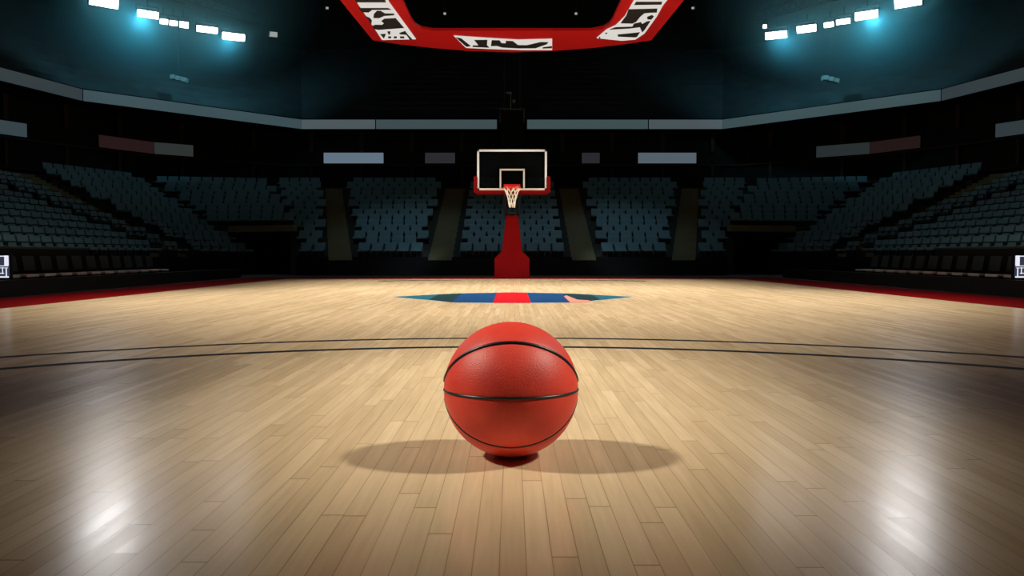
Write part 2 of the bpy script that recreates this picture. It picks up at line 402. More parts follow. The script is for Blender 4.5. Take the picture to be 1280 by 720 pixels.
bm = bmesh.new(); back(bm); me_back = bpy.data.meshes.new('backrest'); bm.to_mesh(me_back); bm.free(); me_back.materials.append(M['seat'])
bm = bmesh.new(); frame(bm); me_frame = bpy.data.meshes.new('seat_frame'); bm.to_mesh(me_frame); bm.free(); me_frame.materials.append(M['seat_metal'])
seat_spots = []          # (distance, location, rz, label, group)
ORD = ['first', 'second', 'third', 'fourth', 'fifth', 'sixth', 'seventh', 'eighth', 'ninth', 'tenth', 'eleventh', 'twelfth', 'thirteenth', 'fourteenth',
       'fifteenth', 'sixteenth', 'seventeenth', 'eighteenth', 'nineteenth', 'twentieth']
def ordn(i):
    if i < 20: return ORD[i]
    tens = {2: 'twenty', 3: 'thirty', 4: 'forty'}[(i + 1) // 10] if (i + 1) % 10 else None
    return tens + '-' + ORD[(i + 1) % 10 - 1] if tens else {30: 'thirtieth', 40: 'fortieth'}.get(i + 1, 'far')
def seats(A, B, C, D, z0, z1, n, bank, ref, rev=False, pitch=0.40, maxrow=99):
    rz = 0
    for i in range(min(n, maxrow)):
        t = (i + 0.5) / n; P, Q = Vector(patch(A, B, C, D, 0, t)), Vector(patch(A, B, C, D, 1, t))
        wid = (Q - P).length; rz = math.atan2(Q.y - P.y, Q.x - P.x); m = int((wid - 0.04) / pitch) - (i % 2)
        for j in range(m):
            s = 0.5 + (j - (m - 1) / 2) * pitch / wid
            p = P + (Q - P) * s; z = z0 + (z1 - z0) * i / n
            k = (m - 1 - j) if rev else j
            lab = 'blue-grey seat, %s from %s, %s row of %s' % (ordn(k), ref, ordn(i), bank)
            px = 640 + p.x / p.y * 1000
            vis = -30 < px < 1310
            seat_spots.append((p.y + (0 if vis else 100), (p.x, p.y, z), rz, lab, 'seats in the ' + bank))

def mir(p): return (-p[0], p[1])
# far end
tier((-1.8, 24), (1.8, 24), (-1.8, 31), (1.8, 31), Z0, Z1, NR, M['concrete'], 'stepped seating bank directly behind the far hoop')
seats((-1.8, 24), (1.8, 24), (-1.8, 31), (1.8, 31), Z0, Z1, NR, 'bank behind the hoop', 'left aisle')
for s in (-1, 1):
    side = 'left' if s < 0 else 'right'
    def sg(A, B, C, D):
        return (A, B, C, D) if s < 0 else (mir(B), mir(A), mir(D), mir(C))
    def T(A, B, C, D, z0, z1, n, m, lab, **k): return tier(*sg(A, B, C, D), z0, z1, n, m, lab, **k)
    def S(A, B, C, D, z0, z1, n, bank, ref, rev, **k): seats(*sg(A, B, C, D), z0, z1, n, bank, ref, rev=rev if s < 0 else not rev, **k)
    T((-2.54, 24), (-1.8, 24), (-2.54, 31), (-1.8, 31), Z0 - .1, Z1 - .1, NR, M['stair'], 'stepped aisle just %s of the bank behind the hoop' % side, sub=2, cat='aisle steps')
    q = ((-4.78, 24), (-2.54, 24), (-6.57, 31), (-2.54, 31))
    T(*q, Z0, Z1, NR, M['concrete'], 'stepped seating bank %s of the one behind the far hoop' % side)
    S(*q, Z0, Z1, NR, 'far bank %s of the hoop' % side, 'inner aisle', True)
    q = ((-5.5, 24), (-4.78, 24), (-7.2, 31), (-6.57, 31))
    T(*q, Z0 - .1, Z1 - .1, NR, M['stair'], 'stepped aisle at the outer edge of the far %s bank' % side, sub=2, cat='aisle steps')
    q = ((-6.45, 24), (-5.5, 24), (-9.3, 31), (-7.2, 31))
    T(*q, Z0, Z1, NR, M['concrete'], 'narrow seating bank beside the %s tunnel mouth' % side)
    S(*q, Z0, Z1, NR, 'narrow bank beside the %s tunnel' % side, 'outer aisle', True)
    # corner bank, the short bank and the long side bank
    c3 = ((-9.0, 23.05), (-8.1, 25.4), (-15.3, 25.5), (-13.7, 29.6))
    T(*c3, Z0, Z1, NR, M['concrete'], 'corner seating bank between the %s side and the tunnel' % side)
    S(*c3, Z0, Z1, NR, '%s corner bank' % side, 'tunnel side', True)
    T((-9, 22.65), (-9.0, 23.05), (-16, 24.0), (-15.3, 25.5), Z0 - .1, Z1 - .1, NR, M['stair'], 'stepped aisle beside the %s corner bank' % side, sub=2, cat='aisle steps')
    q = ((-9, 21.5), (-9, 22.65), (-16, 21.5), (-16, 24.0))
    T(*q, Z0, Z1, NR, M['concrete'], 'short seating bank on the %s side' % side)
    S(*q, Z0, Z1, NR, 'short bank on the %s side' % side, 'corner aisle', True)
    T((-9, 21.0), (-9, 21.5), (-16, 21.0), (-16, 21.5), Z0 - .1, Z1 - .1, NR, M['stair'], 'stepped aisle at the far end of the long %s bank' % side, sub=2, cat='aisle steps')
    q = ((-9, 9), (-9, 21.0), (-16, 9), (-16, 21.0))
    T(*q, Z0, Z1, NR, M['concrete'], 'long seating bank on the %s side of the court' % side)
    S(*q, Z0, Z1, NR, 'long %s bank' % side, 'far aisle', True)
    # tunnel: lintel slab, upper seats over it, black depth
    bm = bmesh.new(); P = [(-9.3, 26.25), (-6.9, 25.3), (-6.9, 25.75), (-9.3, 26.7)]
    if s > 0: P = [mir(p) for p in P][::-1]
    prism(bm, P, 1.36, 1.56)
    struct('trim_2', bm, M['stair'], 'concrete lintel above the %s tunnel mouth' % side, 'lintel')
    q = ((-10.2, 26.6), (-6.9, 25.75), (-13.6, 30), (-9.3, 31))
    bm = bmesh.new(); A, B, C, D = sg(*q)
    for i in range(9):
        pq = [patch(A, B, C, D, 0, i / 9), patch(A, B, C, D, 1, i / 9), patch(A, B, C, D, 1, (i + 1) / 9), patch(A, B, C, D, 0, (i + 1) / 9)]
        prism(bm, pq, 1.45, 1.56 + 1.75 * i / 9)
    struct('seating_tier', bm, M['concrete'], 'dark seating bank above the %s tunnel mouth' % side, 'seating bank')
    S(*q, 1.56, 3.31, 9, 'bank above the %s tunnel' % side, 'hoop side', True)
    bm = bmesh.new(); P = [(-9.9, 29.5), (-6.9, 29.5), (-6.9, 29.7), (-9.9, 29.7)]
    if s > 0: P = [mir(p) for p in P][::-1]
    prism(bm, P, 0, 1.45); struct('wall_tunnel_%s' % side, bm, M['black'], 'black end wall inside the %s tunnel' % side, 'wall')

# seats: the nearest 300 in view are individuals, the others one object
seat_spots.sort(key=lambda a: a[0])
def place(o, loc, rz): o.location = loc; o.rotation_euler = (0, 0, rz)
nind = 0; rest = []
CHOSEN = []
# take the ones that show largest; spread keeps left and right equal because of the sort
for sp in seat_spots:
    (CHOSEN if len(CHOSEN) < 300 and sp[0] < 100 else rest).append(sp)
for d, loc, rz, lab, grp in CHOSEN:
    r_ = bpy.data.objects.new('arena_seat', None); COL.objects.link(r_); r_.empty_display_size = 0.1; place(r_, loc, rz)
    tag(r_, lab, 'seat', grp)
    for nm, me in (('seat_pan', me_pan), ('backrest', me_back), ('seat_frame', me_frame)):
        c = bpy.data.objects.new(nm, me); COL.objects.link(c); c.parent = r_
bm = bmesh.new(); tmp = bpy.data.meshes.new('tmp')
lowb = bmesh.new(); pan(lowb); back(lowb); lowb.to_mesh(tmp); lowb.free()
vs0 = [v.co.copy() for v in tmp.vertices]; fs0 = [tuple(p.vertices) for p in tmp.polygons]
V, F = [], []
for d, loc, rz, lab, grp in rest:
    m4 = Matrix.Translation(loc) @ Matrix.Rotation(rz, 4, 'Z'); b0 = len(V)
    V.extend(m4 @ v for v in vs0); F.extend(tuple(b0 + i for i in f) for f in fs0)
bm.free(); me = bpy.data.meshes.new('distant_seats'); me.from_pydata(V, [], F); me.materials.append(M['seat'])
o = bpy.data.objects.new('distant_seats', me); COL.objects.link(o)
tag(o, 'hundreds of blue-grey seats filling the farther rows of the lower bowl', 'seats', kind='stuff')

# ------------------------------------------------------------------ walls, suites, ribbon board, upper deck
def mirror_line(pts): return pts + [(-x, y) for x, y in pts[::-1]]
def strip_wall(pts, z0, z1, th, out=1):
    """closed solid strip along an open plan polyline (left to right), thickness towards outside"""
    bm = bmesh.new()
    n = len(pts); off = []
    for i, p in enumerate(pts):
        a = Vector(pts[max(i - 1, 0)]); b = Vector(pts[min(i + 1, n - 1)]); d = (b - a).normalized(); nrm = Vector((-d.y, d.x)) * th * out
        off.append((p[0] + nrm.x, p[1] + nrm.y))
    for i in range(n - 1): prism(bm, [pts[i], pts[i + 1], off[i + 1], off[i]], z0, z1)
    return bm
suite = mirror_line([(-16.6, 4), (-16.6, 24.6), (-13.9, 30.2), (-9.4, 33.6)])
ribbon = mirror_line([(-15.9, 4), (-15.2, 23.7), (-14.4, 27.0), (-8.6, 33.0)])
bm = strip_wall(suite, 0, 5.78, 0.3); struct('wall_suites', bm, M['suite'], 'black wall of suites above the lower bowl', 'wall')
bm = bmesh.new()
for i in range(len(ribbon) - 1):                                    # soffit between the ribbon and the suites
    prism(bm, [ribbon[i], ribbon[i + 1], suite[i + 1], suite[i]], 5.70, 5.80)
struct('ceiling_soffit', bm, M['suite'], 'dark soffit below the upper deck', 'ceiling')
RZ0, RZ1 = 5.76, 6.13
def seg_board(pts, z0, z1, th=0.05):
    return strip_wall(pts, z0, z1, th)
led_names = [(0.055, 0.075, 0.085), (0.085, 0.13, 0.15), (0.10, 0.165, 0.19), (0.14, 0.19, 0.21)]
def inter(px, line):
    """where the sight line at column px meets a plan polyline"""
    k = (px - 640) / 1000.0
    for a, b in zip(line, line[1:]):
        fa, fb = a[0] - k * a[1], b[0] - k * b[1]
        if fa * fb <= 0 and fa != fb:
            t = fa / (fa - fb); return lerp(a, b, t)
    return None
def inset(line, d):
    out = []
    n = len(line)
    for i, p in enumerate(line):
        a = Vector(line[max(i - 1, 0)]); b = Vector(line[min(i + 1, n - 1)]); q = (b - a).normalized()
        out.append((p[0] + q.y * d, p[1] - q.x * d))
    return out
rib_in = inset(ribbon, 0.08)
bm = strip_wall(ribbon, RZ0 - 0.06, RZ1 + 0.05, 0.25); struct('trim_3', bm, M['black'], 'dark fascia of the upper deck', 'fascia')
# lit ribbon boards, one per straight run
rb_runs = [(0, 1, (0.040, 0.058, 0.068)), (1, 2, (0.045, 0.062, 0.070)), (2, 3, (0.065, 0.112, 0.130)), (3, 4, None), (4, 5, (0.065, 0.110, 0.120)), (5, 6, (0.045, 0.062, 0.070)), (6, 7, (0.04, 0.058, 0.068))]
RL = ['near run on the left side', 'bend run on the left side', 'diagonal run at the left corner', '', 'diagonal run at the right corner', 'bend run on the right side', 'near run on the right side']
for a, b, c in rb_runs:
    if c is None:
        for x0, x1, cc, nm in ((-8.6, -5.6, (0.13, 0.17, 0.19), 'brightest left-hand run at the far end'), (-5.55, -0.62, (0.085, 0.13, 0.145), 'far-end run left of the hanging clock tower'), (0.62, 5.55, (0.085, 0.14, 0.15), 'far-end run right of the hanging clock tower'), (5.6, 8.6, (0.12, 0.16, 0.175), 'brightest right-hand run at the far end')):
            bm = seg_board([(x0, 32.92), (x1, 32.92)], RZ0, RZ1, 0.05)
            tag(new_obj('ribbon_board', bm, led('ribbon_glow', cc, 0.55)), 'pale ribbon board, ' + nm, 'ribbon board', 'ribbon boards on the upper deck fascia')
    else:
        P, Q = rib_in[a], rib_in[b]
        bm = seg_board([lerp(P, Q, .004), lerp(P, Q, .996)], RZ0, RZ1, 0.05)
        tag(new_obj('ribbon_board', bm, led('ribbon_glow', c, 0.65)), 'dim grey ribbon board, ' + RL[a], 'ribbon board', 'ribbon boards on the upper deck fascia')
# suite-level boards
su_in = inset(suite, 0.10)
BZ0, BZ1 = 4.43, 4.86
def sboard(x0, x1, c, lab, s=1.0, z0=BZ0, z1=BZ1):
    p, q = inter(x0, su_in), inter(x1, su_in)
    bm = seg_board([p, q], z0, z1, 0.05)
    tag(new_obj('advert_board', bm, led('board_glow', c, s)), lab, 'advertising board', 'boards on the suite front')
sboard(2, 38, (0.035, 0.055, 0.065), 'dim grey board at the far left of the suite front')
sboard(128, 195, (0.018, 0.008, 0.008), 'dull red-brown board on the left suite front')
sboard(196, 244, (0.025, 0.03, 0.03), 'grey board right beside the dull red-brown left board')
sboard(406, 480, (0.115, 0.165, 0.215), 'bright grey-blue board left of the far hoop')
sboard(532, 569, (0.022, 0.022, 0.028), 'dim grey board just left of the backboard')
sboard(727, 749, (0.020, 0.020, 0.026), 'short dim board just right of the backboard')
sboard(797, 869, (0.085, 0.115, 0.140), 'grey-blue board right of the far hoop')
sboard(1018, 1084, (0.02, 0.026, 0.028), 'grey board beside the dull red right board')
sboard(1085, 1146, (0.015, 0.007, 0.007), 'dull red-brown board on the right suite front')
sboard(1240, 1279, (0.028, 0.040, 0.045), 'dim grey board at the far right of the suite front')
# suite mullions and openings
bm = bmesh.new()
for i in range(len(suite) - 1):
    a, b = su_in[i], su_in[i + 1]; L_ = (Vector(b) - Vector(a)).length; n = max(2, int(L_ / 1.9)); rz = math.atan2(b[1] - a[1], b[0] - a[0])
    for k in range(n):
        p = lerp(a, b, (k + .5) / n)
        box(bm, (p[0], p[1], 5.3), (0.16, 0.12, 0.8), rot=Matrix.Rotation(rz, 3, 'Z'))
        box(bm, (p[0], p[1], 3.9), (0.10, 0.10, 0.9), rot=Matrix.Rotation(rz, 3, 'Z'))
struct('trim_4', bm, M['suite_brown'], 'dark posts between the suites', 'posts')
bm = strip_wall(inset(suite, 0.12), 4.32, 4.38, 0.12); struct('trim_5', bm, M['suite_brown'], 'thin rail below the suite boards', 'rail')
bm = strip_wall(inset(suite, 0.12), 3.36, 3.42, 0.10); struct('trim_6', bm, M['suite_brown'], 'rail at the top of the lower bowl', 'rail')
# upper deck, stepped
bm = bmesh.new()
out = [(-24, 4), (-24, 27), (-20, 35), (-11, 42)]; out = mirror_line(out)
NU = 16
for i in range(len(ribbon) - 1):
    for k in range(NU):
        t0, t1 = 0.03 + 0.97 * k / NU, 0.03 + 0.97 * (k + 1) / NU
        a, b = lerp(ribbon[i], out[i], t0), lerp(ribbon[i + 1], out[i + 1], t0); c, d = lerp(ribbon[i + 1], out[i + 1], t1), lerp(ribbon[i], out[i], t1)
        z = 6.0 + 5.5 * k / NU
        prism(bm, [a, b, c, d], 5.8, z)
struct('upper_deck', bm, M['upper'], 'unlit stepped upper deck of the arena', 'seating bank')
bm = strip_wall(out, 5.8, 14.2, 0.3); struct('wall_upper', bm, M['roof'], 'dark outer wall behind the upper deck', 'wall')
bm = bmesh.new(); prism(bm, [(-25, -12), (25, -12), (25, 43), (-25, 43)], 14.0, 14.3); struct('ceiling', bm, M['roof'], 'dark roof of the arena', 'ceiling')
for s, nm in ((-1, 'wall_left'), (1, 'wall_right')):
    bm = bmesh.new(); box(bm, (s * 20.2, -2, 7), (0.3, 20, 14)); struct(nm, bm, M['roof'], 'dark outer wall on the %s side' % ('left' if s < 0 else 'right'), 'wall')
bm = bmesh.new(); box(bm, (0, -12, 7), (40, 0.3, 14)); struct('wall_rear', bm, M['roof'], 'dark wall behind the camera', 'wall')

# roof trusses
def truss(name, p, q, h, lab, m=None):
    bm = bmesh.new(); p, q = Vector(p), Vector(q); L_ = (q - p).length; n = max(3, int(L_ / (h * 1.4))); d = (q - p) / n
    sd = d.cross(Vector((0, 0, 1))).normalized() * h * 0.35
    for off in (sd, -sd): tube(bm, [p + off, q + off], 0.035, 6)
    up = Vector((0, 0, h)); tube(bm, [p + up, q + up], 0.035, 6)
    for i in range(n):
        for off in (sd, -sd):
            tube(bm, [p + d * i + off, p + d * (i + .5) + up], 0.018, 5); tube(bm, [p + d * (i + .5) + up, p + d * (i + 1) + off], 0.018, 5)
        tube(bm, [p + d * i + sd, p + d * i - sd], 0.018, 5)
    return new_obj(name, bm, m or M['dark_metal'])
for y, wrd in ((14, 'nearest'), (20, 'second'), (26, 'third'), (32, 'farthest')):
    tag(truss('ceiling_beam', (-22, y, 12.6), (22, y, 12.6), 1.2, ''), 'dark lattice roof truss, %s of the four' % wrd, 'truss', kind='structure')

# ------------------------------------------------------------------ flood light rigs
K = 8.0; LZ = CH + K
def lamp_pos(px, py):           # lamps all hang at one height
    a, b = sight(px, py); d = K / b; return Vector((a * d, d, LZ))
lampmat = led('lamp_glow', (0.80, 0.94, 1.0), 22.0); lampdim = led('lamp_glow_dim', (0.80, 0.94, 1.0), 12.0); lampfaint = led('lamp_glow_faint', (0.7, 0.85, 0.9), 0.45)
def flood(px, py, wpx, hpx, lab, m, aim=Vector((0, 9, 0))):
    p = lamp_pos(px, py); dd = p.y; wdt = wpx / 1000 * dd; hgt = hpx / 1000 * dd
    r_ = empty('hanging_floodlight', p, math.atan2(p.y - aim.y, p.x - aim.x) - PI / 2)
    if p.y < 0: pass
    tag(r_, lab, 'floodlight', 'floodlights in the roof rigs')
    tiltm = Matrix.Rotation(math.radians(20), 3, 'X')
    bm = bmesh.new(); box(bm, tiltm @ Vector((0, 0.17, 0)), (wdt + 0.04, 0.28, hgt + 0.08), rot=tiltm, bev=0.03)
    for k in range(5): box(bm, tiltm @ Vector((-wdt / 2 + wdt * (k + .5) / 5, 0.34, 0)), (0.02, 0.08, hgt), rot=tiltm)
    new_obj('housing', bm, M['dark_metal'], r_)
    bm = bmesh.new(); box(bm, (0, 0, 0), (wdt, 0.03, hgt), rot=tiltm, bev=0.01)
    new_obj('lens', bm, m, r_)['label'] = 'glowing white lens'
    bm = bmesh.new()
    for s in (-1, 1): tube(bm, [(s * (wdt / 2 + 0.015), 0.15, 0), (s * (wdt / 2 + 0.015), 0.15, hgt / 2 + 0.2)], 0.015, 6)
    tube(bm, [(-(wdt / 2 + 0.015), 0.15, hgt / 2 + 0.2), (wdt / 2 + 0.015, 0.15, hgt / 2 + 0.2)], 0.015, 6)
    tube(bm, [(0, 0.15, hgt / 2 + 0.2), (0, 0.15, hgt / 2 + 0.45)], 0.02, 6)
    new_obj('bracket', bm, M['dark_metal'], r_)
    return p
LEFT = [(130, 2, 32, 12, 'B'), (185, 18, 24, 8, 'B'), (205, 27, 9, 6, 'M'), (217, 29, 9, 6, 'M'), (230, 31, 10, 7, 'M'), (259, 37, 24, 7, 'B'), (292, 46, 26, 8, 'B')]
RIGHT = [(1135, 3, 30, 10, 'B'), (1083, 19, 26, 9, 'B'), (1054, 27, 16, 6, 'M'), (1036, 31, 11, 6, 'M'), (1008, 36, 22, 8, 'B'), (970, 44, 25, 8, 'B'), (956, 33, 4, 4, 'M')]
WL = ['outermost and largest', 'second from the outer end', 'third from the outer end, small', 'fourth from the outer end, small', 'fifth from the outer end', 'sixth from the outer end', 'innermost and lowest']
WR = ['outermost and largest', 'second from the outer end', 'third from the outer end', 'fourth from the outer end, small', 'fifth from the outer end', 'innermost wide one', 'tiny one above the innermost']
for side, arr, words in (('left', LEFT, WL), ('right', RIGHT, WR)):
    ps = []
    for (px, py, a, b, kk), wd in zip(arr, words):
        ps.append(flood(px, py, a, b, 'white floodlight of the %s rig, %s' % (side, wd), lampmat if kk == 'B' else lampdim))
    e0, e1 = ps[0], ps[5 if side == 'right' else 6]
    dv = (e1 - e0).normalized()
    p0, p1 = e0 - dv * 1.2 + Vector((0, 0.15, 0.75)), e1 + dv * 1.0 + Vector((0, 0.15, 0.75))
    t = truss('hanging_truss', p0, p1, 0.35, '')
    tag(t, 'dark lattice truss carrying the %s floodlights' % side, 'truss')
    for qq in (0.1, 0.5, 0.9):
        bm = bmesh.new(); pp = p0 + (p1 - p0) * qq; tube(bm, [pp + Vector((0, 0, .3)), (pp.x, pp.y, 14.0)], 0.015, 6); c = new_obj('hanger_cable', bm, M['dark_metal'], None); c.parent = t
for px, py, lab in ((342, 43, 'faint small lamp just right of the left floodlight rig'), ):
    flood(px, py, 9, 6, lab, lampfaint)
for px, py, lab in ((556, 17, 'tiny dim lamp seen through the scoreboard ring, left one'), (720, 17, 'tiny dim lamp seen through the scoreboard ring, right one'), (409, 10, 'tiny dim lamp just left of the scoreboard ring'), (866, 10, 'tiny dim lamp just right of the scoreboard ring')):
    flood(px, py, 3.0, 2.5, lab, lampfaint)
# ribbon-shaped loudspeaker smears under the rigs
for px, py, sd in ((228, 99, 'left'), (1034, 100, 'right')):
    d = 30.0; X = (px - 640) / 1000 * d; Z = CH + (319 - py) / 1000 * d
    r_ = tag(empty('hanging_speaker', (X, d, Z)), 'dim grey loudspeaker cluster hanging below the %s floodlights' % sd, 'loudspeaker')
    bm = bmesh.new()
    for k in range(3): box(bm, (-0.2 + 0.2 * k, 0, -0.05 * k), (0.19, 0.25, 0.16), rot=Matrix.Rotation(0.1 * k, 3, 'Y'), bev=0.01)
    new_obj('cabinet', bm, mat('speaker_grey', (0.16, 0.2, 0.2), 0.6, vary=0.1), r_)
    bm = bmesh.new(); tube(bm, [(0, 0, 0.08), (0, 0, 14.0 - Z)], 0.012, 6); new_obj('hanger_cable', bm, M['dark_metal'], r_)

# hanging clock tower / dark gantry in front of the far ribbon
r_ = tag(empty('hanging_clock_tower', (0, 31.0, 0)), 'dark box gantry hanging high above the far hoop', 'gantry')
bm = bmesh.new(); zt = CH + (319 - 139) / 1000 * 31; zb = CH + (319 - 186) / 1000 * 31
box(bm, (0, 0, (zt + zb) / 2), (0.86, 0.5, zt - zb), bev=0.02); new_obj('body', bm, M['suite'], r_)
bm = bmesh.new()
for s in (-1, 1): box(bm, (s * 0.46, -0.27, zt - 0.25), (0.035, 0.04, 0.55))
box(bm, (0, -0.27, zt - 0.02), (0.8, 0.04, 0.04)); new_obj('edge_frame', bm, mat('gantry_edge', (0.12, 0.14, 0.14), 0.5, vary=0.1), r_)
bm = bmesh.new()
for s in (-1, 1): tube(bm, [(s * 0.3, 0, zt), (s * 0.3, 0, 14.0)], 0.02, 6)
new_obj('hanger_cable', bm, M['dark_metal'], r_)
bm = bmesh.new(); box(bm, (0.07, -0.15, zt + 0.30), (0.11, 0.12, 0.11), bev=0.02); box(bm, (-0.12, -0.15, zt + 0.62), (0.2, 0.1, 0.06), bev=0.02); box(bm, (-0.05, -0.1, zt + .3), (.03, .03, .6))
new_obj('glint_blocks', bm, mat('grey_glint', (0.3, 0.32, 0.32), 0.5, vary=0.1), r_)  # grey blocks standing in for tiny glints above the gantry

# ------------------------------------------------------------------ hanging scoreboard ring
HZ = 5.5; KH = HZ - CH
def up(px, py, z=HZ):
    a, b = sight(px, py); d = (z - CH) / b; return (a * d, d)
ringo = tag(empty('hanging_scoreboard_ring', (0, 13.5, HZ)), 'red ring-shaped scoreboard with black and white screens hanging over the court', 'scoreboard')
yn_i, yn_o = 9.2, 7.3
OX, IX = abs(up(425, 0)[0]), abs(up(503, 0)[0])
def half(pts): 
    a = [up(*p) for p in pts]; return a + [(-x, y) for x, y in a[::-1] if abs(x) > 1e-6]
outer_far = half([(425, 0), (466, 50.5), (500, 55.5), (540, 60), (590, 64), (640, 65.5)])
inner_far = half([(503, 0), (514, 24), (519, 31), (526, 35.5), (541, 38.5)])
def resample(line, n):
    L_ = [0]
    for a, b in zip(line, line[1:]): L_.append(L_[-1] + (Vector(b) - Vector(a)).length)
    outp = []
    for i in range(n):
        t = L_[-1] * i / (n - 1)
        for k in range(len(line) - 1):
            if t <= L_[k + 1] + 1e-9:
                outp.append(lerp(line[k], line[k + 1], (t - L_[k]) / (L_[k + 1] - L_[k]))); break
    return outp
NS = 40
full_out = [(-OX + 0.5, yn_o), (-OX, yn_o + .5)] + outer_far + [(OX, yn_o + .5), (OX - 0.5, yn_o)]
full_in = [(-IX + 0.3, yn_i), (-IX, yn_i + .3)] + inner_far + [(IX, yn_i + .3), (IX - 0.3, yn_i)]
bm = bmesh.new(); ro, ri = resample(full_out + [full_out[0]], 97)[:-1], resample(full_in + [full_in[0]], 97)[:-1]
# match the inner loop to the outer by angle about the centre
cen = Vector((0, 12.5))
def ray_loop(loop, ang):
    dx, dy = math.cos(ang), math.sin(ang); best = None
    for a, b in zip(loop, loop[1:] + loop[:1]):
        ax, ay = a[0] - cen.x, a[1] - cen.y; bx2, by2 = b[0] - cen.x, b[1] - cen.y
        den = (bx2 - ax) * dy - (by2 - ay) * dx
        if abs(den) < 1e-12: continue
        u = (ay * dx - ax * dy) / den
        if -1e-9 <= u <= 1 + 1e-9:
            t = (ax + (bx2 - ax) * u) * dx + (ay + (by2 - ay) * u) * dy
            if t > 0 and (best is None or t > best): best = t
    return (cen.x + dx * best, cen.y + dy * best)
angs = sorted({round(math.atan2(p[1] - cen.y, p[0] - cen.x), 5) for p in full_out + full_in} | {round(-PI + 2 * PI * i / 60, 5) for i in range(60)})
O = [ray_loop(full_out, a) for a in angs]; I = [ray_loop(full_in, a) for a in angs]
vo = [[bm.verts.new((p[0], p[1], z)) for p in O] for z in (HZ, HZ + 0.06)]; vi = [[bm.verts.new((p[0], p[1], z)) for p in I] for z in (HZ, HZ + 0.06)]
n = len(angs)
for i in range(n):
    j = (i + 1) % n
    bm.faces.new((vo[0][i], vi[0][i], vi[0][j], vo[0][j])); bm.faces.new((vo[1][i], vo[1][j], vi[1][j], vi[1][i]))
    bm.faces.new((vo[0][i], vo[0][j], vo[1][j], vo[1][i])); bm.faces.new((vi[0][i], vi[1][i], vi[1][j], vi[0][j]))
bmesh.ops.translate(bm, verts=bm.verts, vec=(0, -13.5, -HZ))
new_obj('ring_shell', bm, M['ring_red'], ringo)['label'] = 'red ring shell'
# screens set into the underside: white glowing shapes on a black panel
scr_w = led('screen_white', (0.80, 0.76, 0.70), 0.85); scr_k = led('screen_black', (0.01, 0.01, 0.01), 0.2)
def panel(name, outline, blacks, lab):
    z = HZ - 0.012
    def mk(nm, polys, m, zz, par=None):
        bm = bmesh.new()
        for pl in polys:
            P = [up(px, py, HZ) for px, py in pl]
            # drop duplicates, make a thin slab
            prism(bm, [(p[0], p[1] - 13.5) for p in P], zz - HZ - 0.008, zz - HZ)
        o = new_obj(nm, bm, m, par or ringo); return o
    a = mk(name, [outline], scr_w, HZ - 0.001); a['label'] = lab
    b = mk('screen_picture', blacks, scr_k, HZ - 0.010, a); b['label'] = 'black shapes on the white screen'
Zl = lambda x, y: (420 + x / 10.59, y / 10.59)
panel('screen', [Zl(180, -120), Zl(650, -120), Zl(700, 20), Zl(1060, 515), Zl(610, 525)],
  [[Zl(240, -60), Zl(640, -60), Zl(660, 20), Zl(265, 20)],
   [Zl(305, 98), Zl(690, 98), Zl(730, 118), Zl(480, 120), Zl(430, 155), Zl(335, 150)],
   [Zl(540, 135), Zl(590, 135), Zl(650, 170), Zl(770, 172), Zl(770, 192), Zl(640, 200), Zl(570, 230), Zl(495, 228), Zl(500, 180)],
   [Zl(395, 205), Zl(450, 230), Zl(475, 262), Zl(468, 312), Zl(430, 260)],
   [Zl(640, 240), Zl(790, 232), Zl(900, 360), Zl(560, 385), Zl(505, 375), Zl(480, 335), Zl(520, 320), Zl(610, 322), Zl(636, 300), Zl(600, 270)],
   [Zl(585, 445), Zl(660, 440), Zl(635, 500)], [Zl(680, 408), Zl(720, 408), Zl(715, 450), Zl(690, 440)],
   [Zl(835, 430), Zl(915, 402), Zl(950, 450), Zl(1010, 512), Zl(975, 512), Zl(930, 450), Zl(850, 445)],
   [Zl(690, 475), Zl(730, 475), Zl(730, 497), Zl(690, 497)], [Zl(765, 475), Zl(805, 475), Zl(805, 497), Zl(765, 497)], [Zl(845, 475), Zl(900, 475), Zl(905, 497), Zl(850, 497)]],
  'black and white left screen')
Zc = lambda x, y: (560 + x / 9.143, 36 + y / 9.143)
panel('screen', [Zc(65, 75), Zc(400, 98), Zc(800, 122), Zc(1190, 112), Zc(1190, 240), Zc(850, 240), Zc(500, 228), Zc(205, 215)],
  [[Zc(90, 92), Zc(150, 102), Zc(260, 190), Zc(210, 198)], [Zc(300, 122), Zc(450, 120), Zc(445, 180), Zc(470, 208), Zc(280, 200), Zc(285, 184), Zc(350, 184)],
   [Zc(500, 124), Zc(590, 126), Zc(612, 158), Zc(660, 160), Zc(660, 132), Zc(740, 134), Zc(800, 180), Zc(900, 182), Zc(1060, 145), Zc(1145, 148), Zc(1130, 168), Zc(1000, 215), Zc(800, 216), Zc(620, 206), Zc(560, 188), Zc(490, 190)],
   [Zc(1085, 205), Zc(1188, 192), Zc(1188, 214), Zc(1080, 218)]],
  'long black and white centre screen')
Zr = lambda x, y: (730 + x / 10.59, y / 10.59)
